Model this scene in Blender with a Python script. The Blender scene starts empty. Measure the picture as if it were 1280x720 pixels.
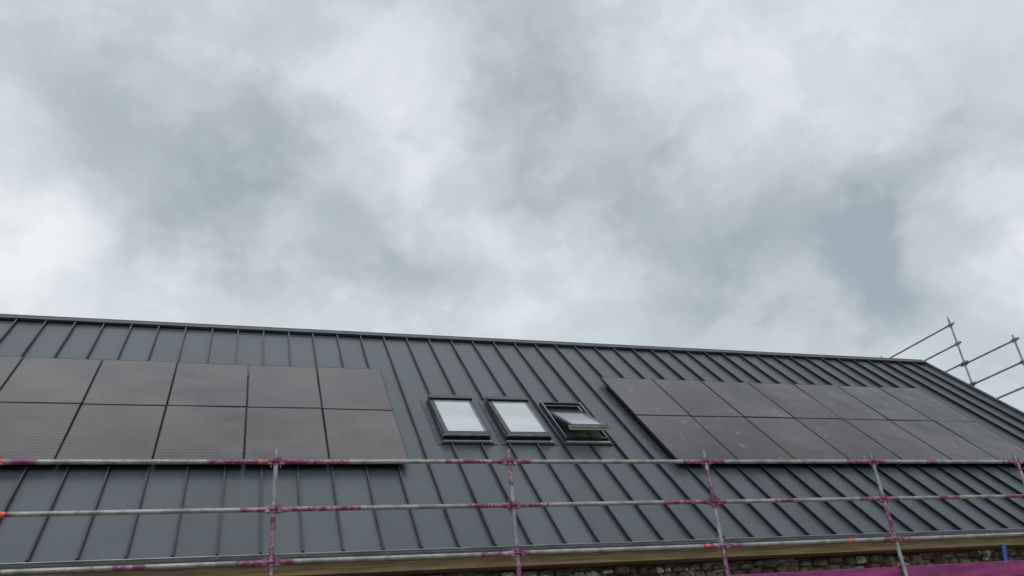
import bpy, bmesh, math, random
from mathutils import Vector, Matrix
random.seed(7)
S=bpy.context.scene
COL=S.collection
C=math.sqrt(0.5)
E_Y,E_Z=10.08,1.74      # eave line
VR=7.354                # slope length eave->ridge
XL,XR=-9.0,16.95
GZ=-1.6
def R(x,v,n): return Vector((x,E_Y+(v-n)*C,E_Z+(v+n)*C))

# ------------------------------------------------------------ materials
def nmat(name):
    m=bpy.data.materials.new(name); m.use_nodes=True
    nt=m.node_tree; b=nt.nodes['Principled BSDF']
    return m,nt,b
def N(nt,t,**k):
    n=nt.nodes.new(t)
    for a,v in k.items(): setattr(n,a,v)
    return n
def math_(nt,op,a,b=None,c=None,clamp=False):
    n=nt.nodes.new('ShaderNodeMath'); n.operation=op; n.use_clamp=clamp
    for i,x in enumerate((a,b,c)):
        if x is None: continue
        if isinstance(x,(int,float)): n.inputs[i].default_value=x
        else: nt.links.new(x,n.inputs[i])
    return n.outputs[0]
def mixc(nt,f,a,b):
    n=nt.nodes.new('ShaderNodeMix'); n.data_type='RGBA'
    for s,x in ((n.inputs[0],f),(n.inputs[6],a),(n.inputs[7],b)):
        if isinstance(x,(int,float)): s.default_value=x
        elif isinstance(x,tuple): s.default_value=(*x,1) if len(x)==3 else x
        else: nt.links.new(x,s)
    return n.outputs[2]
def noise(nt,scale,detail=4,rough=.5,vec=None,stretch=None):
    n=N(nt,'ShaderNodeTexNoise'); n.inputs['Scale'].default_value=scale
    n.inputs['Detail'].default_value=detail; n.inputs['Roughness'].default_value=rough
    if vec is None:
        vec=N(nt,'ShaderNodeTexCoord').outputs['Object']
    if stretch:
        m=N(nt,'ShaderNodeMapping'); m.inputs['Scale'].default_value=stretch
        nt.links.new(vec,m.inputs[0]); vec=m.outputs[0]
    nt.links.new(vec,n.inputs['Vector'])
    return n.outputs['Fac']
def ramp(nt,f,lo,hi):
    n=N(nt,'ShaderNodeMapRange'); n.interpolation_type='SMOOTHSTEP'
    n.inputs[1].default_value=lo; n.inputs[2].default_value=hi
    nt.links.new(f,n.inputs[0]); return n.outputs[0]
def bump(nt,b,h,strength,dist):
    n=N(nt,'ShaderNodeBump'); n.inputs['Strength'].default_value=strength; n.inputs['Distance'].default_value=dist
    nt.links.new(h,n.inputs['Height']); nt.links.new(n.outputs[0],b.inputs['Normal'])

def simple(name,c1,c2,rough=.6,metal=0,scale=6,lo=.35,hi=.65,bumps=0,stretch=None,detail=3):
    m,nt,b=nmat(name)
    f=noise(nt,scale,detail,.6,stretch=stretch)
    nt.links.new(mixc(nt,ramp(nt,f,lo,hi),c1,c2),b.inputs['Base Color'])
    b.inputs['Roughness'].default_value=rough; b.inputs['Metallic'].default_value=metal
    if bumps: bump(nt,b,f,bumps,.02)
    return m

PITCH=.475; SEAM0=2.71; ROOF_CX=(XL+XR)/2
ROOF_OFF=ROOF_CX-SEAM0+PITCH*40
def roofmat(name,k=1.0):
    m,nt,b=nmat(name)
    tc=N(nt,'ShaderNodeTexCoord').outputs['Object']
    sx=N(nt,'ShaderNodeSeparateXYZ'); nt.links.new(tc,sx.inputs[0])
    tray=math_(nt,'FLOOR',math_(nt,'DIVIDE',math_(nt,'ADD',sx.outputs[0],ROOF_OFF),PITCH))
    wn=N(nt,'ShaderNodeTexWhiteNoise'); wn.noise_dimensions='1D'; nt.links.new(tray,wn.inputs['W'])
    big=noise(nt,.7,3,.6,vec=tc,stretch=(1.2,.5,.5))
    fine=noise(nt,9,4,.65,vec=tc,stretch=(2.5,.35,.35))
    f=math_(nt,'ADD',math_(nt,'MULTIPLY',wn.outputs[0],.30),math_(nt,'ADD',math_(nt,'MULTIPLY',big,.6),math_(nt,'MULTIPLY',fine,.35)))
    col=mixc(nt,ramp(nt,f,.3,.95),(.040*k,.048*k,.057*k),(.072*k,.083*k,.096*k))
    nt.links.new(col,b.inputs['Base Color'])
    rr=N(nt,'ShaderNodeMapRange'); rr.inputs[3].default_value=.26; rr.inputs[4].default_value=.44
    nt.links.new(f,rr.inputs[0]); nt.links.new(rr.outputs[0],b.inputs['Roughness'])
    b.inputs['Metallic'].default_value=.2
    oil=noise(nt,1.9,1,.5,vec=tc,stretch=(1.8,.6,.6))
    bump(nt,b,oil,.45,.05)
    return m
M_roof=roofmat('anthracite_metal')
M_seam_shade=roofmat('anthracite_metal_fold_shaded',.20)  # roof metal darkened: shade on the fold sides put into the colour
M_head_shade=roofmat('anthracite_fold_head_shaded',.36)  # same metal, less darkened, shade painted on the fold heads
M_trim=simple('anthracite_trim',(.040,.047,.055),(.06,.07,.08),.45,.2,4)
M_gut=simple('gutter_metal',(.13,.145,.155),(.21,.225,.235),.4,.3,5,stretch=(.6,4,4))
M_wood=simple('raw_timber',(.20,.14,.07),(.34,.25,.14),.75,0,7,bumps=.2,stretch=(.25,6,6))
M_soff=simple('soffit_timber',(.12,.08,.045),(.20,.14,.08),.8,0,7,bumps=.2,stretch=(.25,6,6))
M_frame=simple('window_cladding',(.022,.024,.027),(.040,.043,.047),.38,.3,8)
M_lip=simple('bare_aluminium_lip',(.34,.35,.36),(.48,.49,.50),.4,.5,8)
M_white=simple('pale_lining',(.64,.72,.62),(.76,.82,.74),.6,0,5)
M_seal_shade=simple('rubber_seal_and_reveal_shade',(.008,.008,.009),(.014,.014,.015),.6,0,8)  # real sash seal, also the painted shade on the upper reveal
M_pframe=simple('black_aluminium',(.012,.011,.012),(.024,.022,.022),.4,.3,10)
M_alu=simple('black_rail',(.012,.012,.012),(.02,.02,.02),.5,.3,10)

def pane(name,c1,c2):
    m,nt,b=nmat(name)
    tc=N(nt,'ShaderNodeTexCoord').outputs['Object']
    f=noise(nt,1.2,1,.5,vec=tc)
    nt.links.new(mixc(nt,ramp(nt,f,.3,.75),c1,c2),b.inputs['Base Color'])
    b.inputs['Roughness'].default_value=.5
    b.inputs['Coat Weight'].default_value=1; b.inputs['Coat Roughness'].default_value=.12
    return m
M_blind=pane('pane_over_white_blind',(.34,.37,.385),(.44,.47,.485))

def cellmat():
    m,nt,b=nmat('black_solar_cells')
    tc=N(nt,'ShaderNodeTexCoord').outputs['Object']
    sx=N(nt,'ShaderNodeSeparateXYZ'); nt.links.new(tc,sx.inputs[0])
    s=math_(nt,'MULTIPLY',math_(nt,'ADD',sx.outputs[1],sx.outputs[2]),C)
    l1=math_(nt,'LESS_THAN',math_(nt,'FRACT',math_(nt,'MULTIPLY',math_(nt,'ADD',s,5),1/.0835)),.22)
    l2=math_(nt,'LESS_THAN',math_(nt,'FRACT',math_(nt,'MULTIPLY',math_(nt,'ADD',sx.outputs[0],5.0),6/1.10)),.03)
    line=math_(nt,'MAXIMUM',math_(nt,'MULTIPLY',l1,.5),math_(nt,'MULTIPLY',l2,.5))
    oi=N(nt,'ShaderNodeObjectInfo')
    gp=N(nt,'ShaderNodeNewGeometry').outputs['Position']
    gx=N(nt,'ShaderNodeSeparateXYZ'); nt.links.new(gp,gx.inputs[0])
    sheen=noise(nt,.75,3,.5,vec=gp)  # broad patches that paint the glass sheen into the base colour
    sheenf=ramp(nt,sheen,.40,.66)
    warm=mixc(nt,sheenf,(.008,.004,.004),(.052,.036,.031))
    cool=mixc(nt,sheenf,(.009,.007,.009),(.044,.036,.042))
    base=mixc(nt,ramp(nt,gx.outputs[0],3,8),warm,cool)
    base=mixc(nt,math_(nt,'MULTIPLY',oi.outputs['Random'],.5),base,(.010,.007,.008))
    base=mixc(nt,math_(nt,'MULTIPLY',line,.6),base,(.13,.105,.10))
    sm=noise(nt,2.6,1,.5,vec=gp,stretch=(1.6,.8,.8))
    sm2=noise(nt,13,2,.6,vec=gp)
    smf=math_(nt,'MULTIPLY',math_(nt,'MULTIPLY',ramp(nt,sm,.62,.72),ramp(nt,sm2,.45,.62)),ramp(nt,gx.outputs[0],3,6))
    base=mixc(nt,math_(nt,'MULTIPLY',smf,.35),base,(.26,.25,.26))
    nt.links.new(base,b.inputs['Base Color'])
    rr=N(nt,'ShaderNodeMapRange'); rr.inputs[3].default_value=.06; rr.inputs[4].default_value=.22
    nt.links.new(sheen,rr.inputs[0]); nt.links.new(rr.outputs[0],b.inputs['Roughness'])
    b.inputs['Specular Tint'].default_value=(1,.85,.82,1)
    b.inputs['IOR'].default_value=1.6
    wv=noise(nt,1.3,1,.5,vec=gp); bump(nt,b,wv,.6,.04)
    return m
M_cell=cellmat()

def tubemat(name,mag):
    m,nt,b=nmat(name)
    tc=N(nt,'ShaderNodeNewGeometry').outputs['Position']
    a=noise(nt,6,4,.7,vec=tc); c=noise(nt,30,3,.6,vec=tc)
    galv=mixc(nt,ramp(nt,a,.35,.7),(.19,.195,.195),(.41,.42,.42))
    galv=mixc(nt,math_(nt,'MULTIPLY',ramp(nt,c,.58,.7),.45),galv,(.13,.09,.065))
    if mag:
        paint=mixc(nt,ramp(nt,a,.3,.7),(.14,.016,.078),(.26,.05,.155))
        f=math_(nt,'MULTIPLY',ramp(nt,math_(nt,'ADD',math_(nt,'MULTIPLY',c,.6),math_(nt,'MULTIPLY',a,.4)),.46,.60),.75)
        col=mixc(nt,f,paint,galv)
    else:
        f=math_(nt,'MULTIPLY',ramp(nt,a,.55,.66),.4)
        col=mixc(nt,f,galv,(.20,.06,.135))
    nt.links.new(col,b.inputs['Base Color'])
    b.inputs['Metallic'].default_value=.05 if mag else .3
    b.inputs['Roughness'].default_value=.5
    return m
M_galv=tubemat('worn_galvanised_tube',False)
M_mag=tubemat('chipped_magenta_paint',True)
M_board=simple('magenta_board',(.13,.012,.075),(.28,.03,.17),.65,0,2.5,stretch=(.8,4,4),detail=5)
M_deck=simple('deck_plank',(.22,.18,.13),(.38,.33,.26),.8,0,6,stretch=(.3,5,5))
M_tape=simple('red_orange_tape',(.55,.06,.03),(.75,.12,.05),.5,0,18)
M_blue=simple('blue_plastic',(.012,.05,.22),(.02,.08,.32),.4,0,6)
def stonemat():
    m,nt,b=nmat('rubble_stone')
    tc=N(nt,'ShaderNodeTexCoord').outputs['Object']
    v=N(nt,'ShaderNodeTexVoronoi'); v.inputs['Scale'].default_value=5
    mp=N(nt,'ShaderNodeMapping'); mp.inputs['Scale'].default_value=(.7,1,1.5)
    nt.links.new(tc,mp.inputs[0]); nt.links.new(mp.outputs[0],v.inputs['Vector'])
    sc=N(nt,'ShaderNodeSeparateColor'); nt.links.new(v.outputs['Color'],sc.inputs[0])
    c=mixc(nt,sc.outputs[0],(.13,.095,.08),(.34,.27,.23))
    c=mixc(nt,ramp(nt,sc.outputs[1],.74,.84),c,(.66,.65,.63))
    n=noise(nt,14,4,.6,vec=tc)
    c=mixc(nt,math_(nt,'MULTIPLY',ramp(nt,n,.44,.64),.7),c,(.07,.05,.045))
    nt.links.new(c,b.inputs['Base Color']); b.inputs['Roughness'].default_value=.9
    bump(nt,b,n,.6,.03)
    return m
M_stone=stonemat()
def groundmat():
    m,nt,b=nmat('rough_grass_ground')
    tc=N(nt,'ShaderNodeNewGeometry').outputs['Position']
    a=noise(nt,.25,4,.6,vec=tc); c=noise(nt,7,4,.7,vec=tc)
    col=mixc(nt,ramp(nt,c,.3,.7),(.045,.07,.022),(.10,.13,.05))
    col=mixc(nt,ramp(nt,a,.42,.55),col,(.26,.23,.19))
    nt.links.new(col,b.inputs['Base Color']); b.inputs['Roughness'].default_value=.95
    bump(nt,b,c,.8,.08)
    return m
M_ground=groundmat()

# ------------------------------------------------------------ mesh helpers
WPOS={}
def finish(bm,name,mats,parent=None,origin=None,smooth=False,bevel=0,**props):
    bmesh.ops.recalc_face_normals(bm,faces=bm.faces)
    vs=[v.co for v in bm.verts]
    if origin is None:
        lo=Vector([min(v[i] for v in vs) for i in range(3)]); hi=Vector([max(v[i] for v in vs) for i in range(3)])
        origin=(lo+hi)/2
    origin=Vector(origin)
    bmesh.ops.translate(bm,verts=bm.verts,vec=-origin)
    me=bpy.data.meshes.new(name); bm.to_mesh(me); bm.free()
    for m in mats: me.materials.append(m)
    if smooth:
        for p in me.polygons: p.use_smooth=True
        me.set_sharp_from_angle(angle=math.radians(40))
    o=bpy.data.objects.new(name,me); COL.objects.link(o)
    place(o,origin,parent)
    if bevel:
        md=o.modifiers.new('bevel','BEVEL'); md.width=bevel; md.segments=2; md.limit_method='ANGLE'
    for k,v in props.items(): o[k]=v
    return o
def place(o,w,parent=None):
    w=Vector(w); WPOS[o.name]=w
    if parent is not None:
        o.parent=parent; o.location=w-WPOS[parent.name]
    else: o.location=w
def empty(name,w,parent=None,**props):
    o=bpy.data.objects.new(name,None); o.empty_display_size=.3; COL.objects.link(o)
    place(o,w,parent)
    for k,v in props.items(): o[k]=v
    return o
def hexa(bm,pts,mi=0):
    vs=[bm.verts.new(p) for p in pts]
    for f in ((0,1,2,3),(7,6,5,4),(0,4,5,1),(1,5,6,2),(2,6,7,3),(3,7,4,0)):
        fc=bm.faces.new([vs[i] for i in f]); fc.material_index=mi
def box(bm,x0,x1,y0,y1,z0,z1,mi=0,T=None):
    T=T or (lambda x,y,z:Vector((x,y,z)))
    hexa(bm,[T(x0,y0,z0),T(x1,y0,z0),T(x1,y1,z0),T(x0,y1,z0),T(x0,y0,z1),T(x1,y0,z1),T(x1,y1,z1),T(x0,y1,z1)],mi)
def ring(bm,x0,x1,v0,v1,w,n0,n1,mi=0,T=R,wb=None,wt=None):
    wb=wb or w; wt=wt or w
    box(bm,x0,x0+w,v0,v1,n0,n1,mi,T); box(bm,x1-w,x1,v0,v1,n0,n1,mi,T)
    box(bm,x0+w,x1-w,v0,v0+wb,n0,n1-.002,mi,T); box(bm,x0+w,x1-w,v1-wt,v1,n0,n1-.002,mi,T)
def tube(bm,a,b,r=.0242,seg=12,cuts=None,caps=True):
    a=Vector(a); b=Vector(b); d=(b-a).normalized()
    u=d.orthogonal().normalized(); w=d.cross(u)
    cuts=cuts or [(1,0)]
    ts=[0]+[c[0] for c in cuts]
    rings=[]
    for t in ts:
        p=a.lerp(b,t)
        rings.append([bm.verts.new(p+(u*math.cos(2*math.pi*i/seg)+w*math.sin(2*math.pi*i/seg))*r) for i in range(seg)])
    for k in range(len(cuts)):
        for i in range(seg):
            f=bm.faces.new([rings[k][i],rings[k][(i+1)%seg],rings[k+1][(i+1)%seg],rings[k+1][i]]); f.material_index=cuts[k][1]
    if caps:
        f=bm.faces.new(rings[0]); f.material_index=cuts[0][1]
        f=bm.faces.new(rings[-1]); f.material_index=cuts[-1][1]

# ------------------------------------------------------------ ground
bm=bmesh.new()
n=60; half=1500
g=[[None]*(n+1) for _ in range(n+1)]
for i in range(n+1):
    for j in range(n+1):
        sx=(i/n*2-1); sy=(j/n*2-1)
        x=half*sx*abs(sx)**1.5; y=half*sy*abs(sy)**1.5
        g[i][j]=bm.verts.new((x,y,GZ))
for i in range(n):
    for j in range(n): bm.faces.new((g[i][j],g[i+1][j],g[i+1][j+1],g[i][j+1]))
ground=finish(bm,'ground',[M_ground],origin=(0,0,GZ),kind='structure',label='rough grass and bare soil ground around the building')

# ------------------------------------------------------------ building
barn=empty('barn',((XL+XR)/2,12,GZ),label='long stone barn with dark grey standing seam metal roof',category='barn')
WV0,WV1=2.78,4.17; WW=.78
WX=[3.07,4.12,5.16]
xs=[XL]
for x in WX: xs+= [x+.03,x+WW-.03]
xs.append(XR); vs_=[-.06,WV0+.03,WV1-.03,VR]
holes={(1,1),(3,1),(5,1)}
bm=bmesh.new()
def slab(bm,n0,n1):
    top={};bot={}
    for i,x in enumerate(xs):
        for j,v in enumerate(vs_):
            top[i,j]=bm.verts.new(R(x,v,n1)); bot[i,j]=bm.verts.new(R(x,v,n0))
    ni,nj=len(xs)-1,len(vs_)-1
    solid=lambda i,j:0<=i<ni and 0<=j<nj and (i,j) not in holes
    for i in range(ni):
        for j in range(nj):
            if not solid(i,j): continue
            bm.faces.new((top[i,j],top[i+1,j],top[i+1,j+1],top[i,j+1]))
            f=bm.faces.new((bot[i,j],bot[i,j+1],bot[i+1,j+1],bot[i+1,j])); f.material_index=2
            for (di,dj,a,b) in ((-1,0,(i,j),(i,j+1)),(1,0,(i+1,j),(i+1,j+1)),(0,-1,(i,j),(i+1,j)),(0,1,(i,j+1),(i+1,j+1))):
                if not solid(i+di,j+dj):
                    bm.faces.new((top[a],top[b],bot[b],bot[a]))
slab(bm,-.16,0)
k=-30
while True:
    x=SEAM0+PITCH*k; k+=1
    if x<XL+.1: continue
    if x>XR-.1: break
    segs=[(-.05,VR-.10)]
    for wx in WX:
        if wx-.03<x<wx+WW+.03: segs=[(-.05,WV0-.12),(WV1+.14,VR-.10)]
    for a,b in segs:
        j=random.uniform(-.004,.004)
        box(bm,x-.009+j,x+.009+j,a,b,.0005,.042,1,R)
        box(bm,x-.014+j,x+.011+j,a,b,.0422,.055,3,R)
ridY=R(0,VR,0)[1]
def RB(x,v,n):
    p=R(x,v,n); return Vector((p.x,2*ridY-p.y,p.z))
box(bm,XL,XR,-.06,VR-.004,-.16,0,0,RB)
k=-30
while True:
    x=SEAM0+PITCH*k; k+=1
    if x<XL+.1: continue
    if x>XR-.1: break
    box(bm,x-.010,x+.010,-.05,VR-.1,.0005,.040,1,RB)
roof=finish(bm,'roof',[M_roof,M_seam_shade,M_soff,M_head_shade],barn,origin=((XL+XR)/2,ridY,E_Z))
# ridge cap
bm=bmesh.new()
box(bm,XL-.02,XR+.03,VR-.13,VR+.004,.056,.068,0,R)
box(bm,XL-.02,XR+.03,VR-.14,VR-.13,.02,.070,0,R)
box(bm,XL-.02,XR+.03,VR-.13,VR+.004,.056,.068,0,RB)
pz=R(0,VR,.05)
box(bm,XL-.022,XR+.032,ridY-.045,ridY+.045,pz[2]-.03,pz[2]+.03)
finish(bm,'ridge_cap',[M_trim],roof,bevel=.004)
for nm,xa,xb in (('verge_trim',XR+.001,XR+.09),('verge_trim',XL-.09,XL-.001)):
    bm=bmesh.new()
    box(bm,xa,xb,-.08,VR-.02,-.2,.055,0,R); box(bm,xa,xb,-.08,VR-.02,-.2,.055,0,RB)
    finish(bm,nm,[M_trim],roof)
YB=2*ridY-E_Y
FB=1.485
bm=bmesh.new(); box(bm,XL,XR,E_Y+.0,E_Y+.035,FB,1.61)
finish(bm,'fascia_board',[M_wood],barn,bevel=.004)
bm=bmesh.new(); box(bm,XL,XR,E_Y+.04,E_Y+.46,FB+.005,FB+.03)
finish(bm,'soffit',[M_soff],barn)
bm=bmesh.new()
wy0,wy1=E_Y+.44,YB-.44; wx0,wx1=XL+.12,XR-.12; wt=FB
box(bm,wx0,wx1,wy0,wy0+.5,GZ-.1,wt)
box(bm,wx0,wx1,wy1-.5,wy1,GZ-.1,wt)
apex=R(0,VR,-.22)[2]
for xa,xb in ((wx0,wx0+.5),(wx1-.5,wx1)):
    f0=[bm.verts.new(p) for p in ((xa,wy0+.502,GZ-.1),(xa,wy1-.502,GZ-.1),(xa,wy1-.502,wt+.2),(xa,ridY,apex),(xa,wy0+.502,wt+.2))]
    f1=[bm.verts.new((xb,v.co.y,v.co.z)) for v in f0]
    bm.faces.new(f0); bm.faces.new(f1[::-1])
    for i in range(5): bm.faces.new((f0[i],f0[(i+1)%5],f1[(i+1)%5],f1[i]))
for row in range(6):
    x=1.0
    z=FB-.07-row*.10
    while x<16.5:
        w=random.uniform(.09,.30)
        r=bmesh.ops.create_icosphere(bm,subdivisions=2,radius=1)
        h=random.uniform(.035,.07)
        dep=random.uniform(.05,.16)
        cx,cz=x+w/2,z+random.uniform(-.02,.02)
        for v in r['verts']:
            p=v.co; q=Vector([math.copysign(abs(c)**.65,c) for c in p])
            v.co=Vector((cx+q.x*w*.5,wy0+q.y*dep+random.uniform(-.006,.006),cz+q.z*h+random.uniform(-.006,.006)))
        x+=w+.012
finish(bm,'wall',[M_stone],barn)
# gutter
bm=bmesh.new()
gy,gz,gr=E_Y-.10,1.695,.062
seg=14; outer=[];inner=[]
for i in range(seg+1):
    a=math.pi+math.pi*i/seg
    outer.append((gy+gr*math.cos(a),gz+gr*math.sin(a))); inner.append((gy+(gr-.004)*math.cos(a),gz+(gr-.004)*math.sin(a)))
prof=outer+inner[::-1]
A=[bm.verts.new((XL,y,z)) for y,z in prof]; B=[bm.verts.new((XR+.05,y,z)) for y,z in prof]
for i in range(len(prof)): bm.faces.new((A[i],A[(i+1)%len(prof)],B[(i+1)%len(prof)],B[i]))
tube(bm,(XL,gy-gr,gz+.004),(XR+.05,gy-gr,gz+.004),.010,8)
x=XL+.3
while x<XR:
    for i in range(seg):
        a0=math.pi+math.pi*i/seg; a1=math.pi+math.pi*(i+1)/seg
        ra,rb=gr+.001,gr+.007
        pts=[(ra,a0),(rb,a0),(rb,a1),(ra,a1)]
        q=[Vector((x,gy+r*math.cos(a),gz+r*math.sin(a))) for r,a in pts]
        hexa(bm,q+[p+Vector((.03,0,0)) for p in q])
    x+=.95
finish(bm,'gutter',[M_gut],barn,smooth=True)

# roof windows
def rot(vc,nc,ang):
    ca,sa=math.cos(ang),math.sin(ang)
    def T(x,v,n):
        dv,dn=v-vc,n-nc
        return R(x,vc+dv*ca-dn*sa,nc+dv*sa+dn*ca)
    return T
for i,wx in enumerate(WX):
    x0,x1=wx,wx+WW
    bm=bmesh.new()
    ring(bm,x0,x1,WV0,WV1,.040,.0,.085)
    ring(bm,x0-.012,x1+.012,WV0-.012,WV1+.012,.0115,.014,.050)
    box(bm,x0+.002,x0+.012,WV0+.004,WV1-.004,.0852,.092,1,R)
    box(bm,x1-.012,x1-.002,WV0+.004,WV1-.004,.0852,.092,1,R)
    win=finish(bm,'roof_window',[M_frame,M_lip],barn,bevel=.003,**({'label':'roof window with its sash tilted open at the bottom'} if i==2 else {}))
    bm=bmesh.new()
    ring(bm,x0-.10,x1+.10,WV0-.11,WV1+.12,.085,.002,.012)
    box(bm,x0-.03,x1+.03,WV0-.11,WV0-.014,.014,.035,0,R)
    box(bm,x0+.0,x1-.0,WV0-.085,WV0-.050,.036,.052,1,R)
    finish(bm,'flashing',[M_trim,M_lip],win)
    bm=bmesh.new()
    dp_=-.17 if i==2 else -.45  # open window's well made shallow so its back plane catches light
    a0,a1,b0,b1=x0+.041,x1-.041,WV0+.041,WV1-.041
    box(bm,a0,a0+.012,b0,b1,dp_,.03,0,R); box(bm,a1-.012,a1,b0,b1,dp_,.03,0,R)
    box(bm,a0+.013,a1-.013,b0,b0+.012,dp_,.03,0,R); box(bm,a0+.013,a1-.013,b1-.012,b1,dp_,.03,0,R)
    box(bm,a0,a1,b0,b1,dp_-.02,dp_-.0005,0,R)
    box(bm,a0+.013,a1-.013,b1-.020,b1-.0125,dp_+.001,.031,1,R)  # near-black strips on upper reveal and sides, painting the opening's shade
    box(bm,a0+.0125,a0+.016,WV0+.8,b1-.021,dp_+.001,.031,1,R); box(bm,a1-.016,a1-.0125,WV0+.8,b1-.021,dp_+.001,.031,1,R)
    finish(bm,'lining',[M_white,M_seal_shade],win)
    ang=math.radians(1.5 if i<2 else 14.5)
    T=rot((WV0+WV1)/2,.10,-ang)
    xo=0 if i<2 else .043
    top_=.16 if i<2 else .40
    bm=bmesh.new()
    ring(bm,x0+.002+xo,x1-.002-xo,WV0-.02,WV1+.005-xo,.072,.092,.140,0,T,wb=.066,wt=top_)
    ring(bm,x0+.075,x1-.075,WV0+.060,WV1-.060,.012,.03,.1375,1,T)
    ring(bm,x0+.072+xo*.7,x1-.072-xo*.7,WV0+.0465,WV1+.005-xo-top_+.008,.010,.125,.145,2,T)
    if i<2:
        box(bm,x0+.004,x1-.004,WV1-.10,WV1+.035,.1455,.172,0,T)
    box(bm,x0+.002,x1-.002,WV0-.038,WV0-.0205,.098,.130,2,T)
    if i==2: box(bm,x0+.06,x1-.06,WV0+.0,WV0+.05,.05,.0915,3,T)
    finish(bm,'sash',[M_frame,M_seal_shade,M_lip,M_white],win,bevel=.002)
    bm=bmesh.new()
    box(bm,x0+.076+xo*.7,x1-.076-xo*.7,WV0+.058,WV1+.003-xo-top_,.118,.130,0,T)
    finish(bm,'glass',[M_blind],win)

# ------------------------------------------------------------ solar panels
PW,PH=1.150,1.693; pw,ph=1.132,1.675; PN=.140
def panel_meshes():
    bm=bmesh.new()
    ring(bm,-pw/2,pw/2,-ph/2,ph/2,.012,-.050,0,0,lambda x,v,n:Vector((x,(v-n)*C,(v+n)*C)))
    me=bpy.data.meshes.new('frame'); bmesh.ops.recalc_face_normals(bm,faces=bm.faces); bm.to_mesh(me); bm.free(); me.materials.append(M_pframe)
    bm=bmesh.new()
    box(bm,-pw/2+.012,pw/2-.012,-ph/2+.012,ph/2-.012,-.012,-.003,0,lambda x,v,n:Vector((x,(v-n)*C,(v+n)*C)))
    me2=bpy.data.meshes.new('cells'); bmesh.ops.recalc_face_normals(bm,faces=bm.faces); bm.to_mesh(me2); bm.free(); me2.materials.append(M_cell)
    return me,me2
mf,mc=panel_meshes()
def add_array(x_left,cols,v0,grp):
    for r in range(2):
        for c in range(cols):
            ctr=R(x_left+PW*(c+.5),v0+PH*(r+.5),PN)
            t=empty('solar_panel',ctr-Vector((0,.03,.03)),label='black framed solar panel mounted flat on the metal roof',category='solar panel',group=grp)
            for me,nm in ((mf,'frame'),(mc,'glass')):
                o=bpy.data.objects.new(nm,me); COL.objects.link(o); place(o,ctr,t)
            t.rotation_euler=(random.uniform(-.007,.007),random.uniform(-.007,.007),0)
    for r in range(2):
        for q in (.22,.78):
            v=v0+PH*(r+q)
            bm=bmesh.new(); box(bm,x_left+.01,x_left+PW*cols-.01,v-.02,v+.02,.0562,.086,0,R)
            k=-30
            while True:
                x=SEAM0+PITCH*k; k+=1
                if x>x_left+PW*cols-.05: break
                if x>x_left+.05: box(bm,x-.03,x+.03,v-.025,v+.025,.015,.056,0,R)
            finish(bm,'mounting_rail',[M_alu],label='thin black mounting rail clamped across the roof seams',category='mounting rail',group='rails under the solar panels')
add_array(2.39-PW*6,6,1.895,'solar panels on the roof')
add_array(6.80,7,1.895,'solar panels on the roof')

# ------------------------------------------------------------ front scaffold
YS=8.5; BAY=2.545; PX0=.386
posts=[PX0+BAY*i for i in range(-2,6)]
RZ=[2.384,1.893,1.383]
sc=empty('scaffolding',(3.0,9.1,GZ),label='tube scaffolding with magenta painted fittings along the eaves',category='scaffolding')
def coupler(bm,p,axis):
    p=Vector(p)
    tube(bm,p+Vector((0,0,-.04)),p+Vector((0,0,.04)),.030,12)
    tube(bm,p+Vector((0,0,-.005)),p+Vector((0,0,.005)),.050,12)
    ax=Vector((1,0,0)) if axis=='x' else Vector((0,1,0)); oth=Vector((0,1,0)) if axis=='x' else Vector((1,0,0))
    for s in (-1,1):
        def T(a,b,c): return p+ax*(a*s)+oth*b+Vector((0,0,c))
        box(bm,.031,.085,-.018,.018,-.030,.030,0,T)
        tube(bm,p+ax*(.084*s),p+ax*(.13*s),.0275,10)
        box(bm,.042,.052,-.006,.006,-.062,.058,0,T)
def post(parent,x,y,z0,z1,mg):
    bm=bmesh.new()
    L=z1-z0
    cuts=[];t=0
    while t<1:
        l=random.uniform(.2,.9)/L; t=min(1,t+l); cuts.append((t,len(cuts)%2 if mg else 0))
    tube(bm,(x,y,z0),(x,y,z1-.10),.0242,14,cuts)
    tube(bm,(x,y,z1-.101),(x,y,z1),.019,12,[(1,0)])
    tube(bm,(x,y,z1-.115),(x,y,z1-.095),.029,12,[(1,0)])
    box(bm,x-.075,x+.075,y-.075,y+.075,GZ,GZ+.008)
    return finish(bm,'standard',[M_galv,M_mag],parent,smooth=True)
def ledger(parent,a,b,name='ledger',cuts=None):
    bm=bmesh.new()
    if cuts is None:
        cuts=[(random.uniform(.03,.09),1),(random.uniform(.3,.5),0)]
        q=random.random()
        if q<.3: cuts+=[(cuts[-1][0]+random.uniform(.05,.16),1)]
        cuts+=[(random.uniform(.82,.96),0),(1,1)]
    tube(bm,a,b,.0242,14,cuts)
    return finish(bm,name,[M_galv,M_mag],parent,smooth=True)
RAILCUTS={
 (1,0):[(.12,1),(.75,0),(1,1)],(1,1):[(.06,1),(.9,0),(1,1)],
 (2,0):[(.28,1),(.72,0),(1,1)],(2,1):[(.33,1),(.82,0),(1,1)],(2,2):[(.05,1),(.86,0),(1,1)],
 (3,0):[(.07,1),(.9,0),(1,1)],(3,1):[(.14,1),(.75,0),(1,1)],
}
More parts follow.
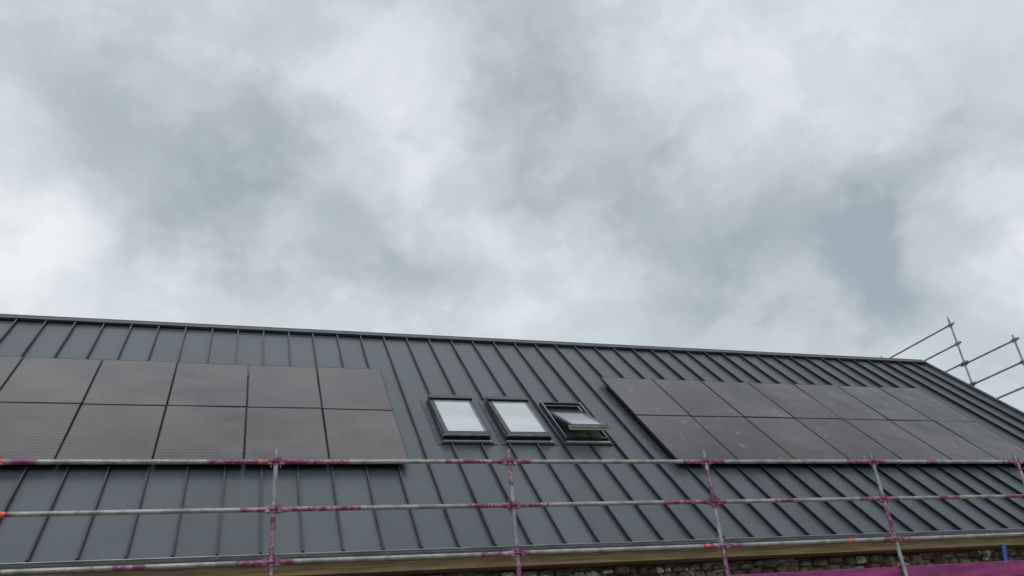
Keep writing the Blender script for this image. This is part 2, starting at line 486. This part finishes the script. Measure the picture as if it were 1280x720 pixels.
for i,x in enumerate(posts):
    post(sc,x,YS,GZ,2.52,True)
    post(sc,x,YS+1.15,GZ,.98,True)
    for z in RZ:
        bm=bmesh.new(); coupler(bm,(x,YS,z),'x'); finish(bm,'coupler',[M_mag],sc,smooth=True)
    ledger(sc,(x,YS+.03,.80),(x,YS+1.12,.80),'transom')
    if i<len(posts)-1:
        for j,z in enumerate(RZ):
            ledger(sc,(x+.085,YS,z+random.uniform(-.004,.004)),(posts[i+1]-.085,YS,z+random.uniform(-.004,.004)),'guard_rail',RAILCUTS.get((i,j)))
        for y in (YS,YS+1.15):
            for z in (.80,-1.1): ledger(sc,(x+.03,y,z),(posts[i+1]-.03,y,z))
        bm=bmesh.new(); box(bm,x+.03,posts[i+1]-.03,YS+.035,YS+.065,.865,1.056)
        finish(bm,'toe_board',[M_board],sc,bevel=.004)
        bm=bmesh.new()
        for j in range(4):
            y=YS+.075+j*.262; box(bm,x-.01,posts[i+1]-.02,y,y+.25,.83,.87)
        finish(bm,'deck',[M_deck],sc)
def tape(x,z,y=YS,l=.05):
    bm=bmesh.new(); tube(bm,(x-l/2,y,z),(x+l/2,y,z),.0262,14); finish(bm,'tape_band',[M_tape],sc,smooth=True)
for x,z in ((-2.0,RZ[1]),(5.36,RZ[0]),(5.28,RZ[2]),(.24,RZ[0]),(7.9,RZ[0]),(7.3,RZ[2]),(-2.08,RZ[0])): tape(x,z)

# gable end scaffold
gs=empty('scaffolding',(18.2,15,GZ),label='taller tube scaffolding rising past the gable end',category='scaffolding')
GX=18.2
pl=[(10.3,6.0),(11.9,6.0),(13.48,7.0),(15.07,8.25),(17.72,8.2),(20.3,7.4)]
for y,z in pl:
    post(gs,GX,y,GZ,z,False); post(gs,GX-.95,y,GZ,2.4,True)
    ledger(gs,(GX-.92,y,2.0),(GX-.03,y,2.0),'transom')
levels={0:[5.1,4.5],1:[5.75,5.1],2:[6.86,6.28,5.70,5.12],3:[8.01,7.45,6.9,6.3],4:[7.2,6.6]}
for i in range(5):
    for z in levels[i]+[2.0,0]:
        ledger(gs,(GX,pl[i][0]+.05,z),(GX,pl[i+1][0]-.05,z),'guard_rail' if z>2.1 else 'ledger',cuts=[(.06,1),(.97,0),(1,1)])
for i in range(1,5):
    for z in levels[i]:
        for j in (i,i+1):
            bm=bmesh.new(); coupler(bm,(GX,pl[j][0],z),'y'); finish(bm,'coupler',[M_mag if (i+j)%2 else M_galv],gs,smooth=True)
    bm=bmesh.new()
    for j in range(3): box(bm,GX-.9+j*.28,GX-.9+j*.28+.265,pl[i][0],pl[i+1][0]-.01,2.03,2.07)
    finish(bm,'deck',[M_deck],gs)

bm=bmesh.new()
tube(bm,(10.62,9.95,GZ),(11.43,9.95,1.46),.034,14)
tube(bm,(11.417,9.95,1.41),(11.433,9.95,1.47),.040,14)
finish(bm,'drain_pipe',[M_blue],label='blue plastic pipe leaning at the stone wall',category='pipe',smooth=True)

# ------------------------------------------------------------ world
w=bpy.data.worlds.new('World'); S.world=w; w.use_nodes=True
w.cycles.sampling_method='MANUAL'; w.cycles.sample_map_resolution=256
nt=w.node_tree; bg=nt.nodes['Background']
sky=N(nt,'ShaderNodeTexSky'); sky.sky_type='NISHITA'; sky.sun_disc=False
SE,SR=math.radians(48),math.radians(200)
sky.sun_elevation=SE; sky.sun_rotation=SR; sky.air_density=1.2; sky.dust_density=3
tc=N(nt,'ShaderNodeTexCoord').outputs['Generated']
def vm(op,a,b=None,scale=None):
    n=N(nt,'ShaderNodeVectorMath',operation=op)
    for i,x in enumerate((a,b)):
        if x is None: continue
        if isinstance(x,tuple): n.inputs[i].default_value=x
        else: nt.links.new(x,n.inputs[i])
    if scale is not None: n.inputs['Scale'].default_value=scale
    return n
d0=vm('NORMALIZE',tc).outputs[0]
wn=N(nt,'ShaderNodeTexNoise'); wn.inputs['Scale'].default_value=6; wn.inputs['Detail'].default_value=6; wn.inputs['Roughness'].default_value=.58
nt.links.new(d0,wn.inputs['Vector'])
wv=vm('SCALE',vm('SUBTRACT',wn.outputs['Color'],(.5,.5,.5)).outputs[0],scale=.20).outputs[0]
dw=vm('NORMALIZE',vm('ADD',d0,wv).outputs[0]).outputs[0]
blobs=[((-97,893,633),9,-.22),((60,880,575),8,-.20),((170,835,520),6,-.16),((357,737,610),8,-.20),((513,716,542),8,-.20),((782,658,465),6,-.30),((700,690,500),5,-.14),
 ((271,693,750),8,-.13),((652,723,433),7,-.16),((480,790,430),6,-.08),((866,549,607),7,-.12),((-258,879,771),9,-.03),
 ((-237,1023,492),7,.32),((163,771,680),7,.16),((229,812,560),5,.16),((588,620,667),10,.16),((885,640,450),5,.30),((370,829,432),7,.12),((30,940,470),8,.14),((-230,930,620),6,.10)]
acc=None
for c,rad,wt_ in blobs:
    v=Vector(c).normalized()
    dp=vm('DOT_PRODUCT',dw,tuple(v)).outputs['Value']
    m=N(nt,'ShaderNodeMapRange'); m.interpolation_type='SMOOTHSTEP'
    m.inputs[1].default_value=math.cos(math.radians(rad*1.2)); m.inputs[2].default_value=math.cos(math.radians(rad*.35))
    nt.links.new(dp,m.inputs[0])
    t=math_(nt,'MULTIPLY',m.outputs[0],wt_)
    acc=t if acc is None else math_(nt,'ADD',acc,t)
mp=N(nt,'ShaderNodeMapping'); mp.inputs['Scale'].default_value=(1,1,1.5); nt.links.new(d0,mp.inputs[0])
n1=noise(nt,6.0,7,.56,vec=mp.outputs[0])
puff=ramp(nt,n1,.46,.54)
n2=noise(nt,15,6,.6,vec=dw)
val=math_(nt,'ADD',math_(nt,'ADD',acc,.54),math_(nt,'ADD',math_(nt,'MULTIPLY',math_(nt,'SUBTRACT',n1,.5),.42),
   math_(nt,'ADD',math_(nt,'MULTIPLY',math_(nt,'SUBTRACT',n2,.5),.34),math_(nt,'MULTIPLY',puff,.08))))
cr=N(nt,'ShaderNodeValToRGB'); nt.links.new(val,cr.inputs[0])
e=cr.color_ramp.elements
e[0].position=.1; e[0].color=(.37,.43,.475,1)
e[1].position=1; e[1].color=(.88,.91,.94,1)
for p,c in ((.35,(.47,.535,.58,1)),(.58,(.60,.665,.71,1)),(.8,(.74,.79,.83,1))):
    q=e.new(p); q.color=c
sk=vm('SCALE',sky.outputs[0],scale=.12).outputs[0]
col=mixc(nt,.95,sk,cr.outputs[0])
# overcast skies are brightest overhead
sz=N(nt,'ShaderNodeSeparateXYZ'); nt.links.new(dw,sz.inputs[0])
gain=math_(nt,'ADD',1.0,math_(nt,'MULTIPLY',ramp(nt,sz.outputs[2],.76,.95),.8))
nt.links.new(col,bg.inputs['Color']); nt.links.new(gain,bg.inputs['Strength'])

sl=bpy.data.lights.new('sun','SUN'); sl.energy=1.1; sl.angle=math.radians(25); sl.color=(1,.97,.93)
so=bpy.data.objects.new('sun',sl); COL.objects.link(so)
sd=Vector((math.sin(SR)*math.cos(SE),math.cos(SR)*math.cos(SE),math.sin(SE)))
so.rotation_euler=sd.to_track_quat('Z','Y').to_euler(); so.location=(0,-5,20)

# ------------------------------------------------------------ camera
cam=bpy.data.cameras.new('camera'); co=bpy.data.objects.new('camera',cam); COL.objects.link(co)
r=Vector((.9482,-.3062,-.0860)); dn=Vector((.0672,.4571,-.8869)); fw=Vector((.3108,.8352,.4539))
M=Matrix((r,-dn,-fw)).transposed().to_4x4()
co.rotation_euler=M.to_euler(); co.location=(0,0,0)
cam.sensor_width=36; cam.lens=1003/1280*36; cam.clip_end=5000
S.camera=co
S.view_settings.view_transform='Standard'; S.view_settings.look='None'; S.view_settings.exposure=0
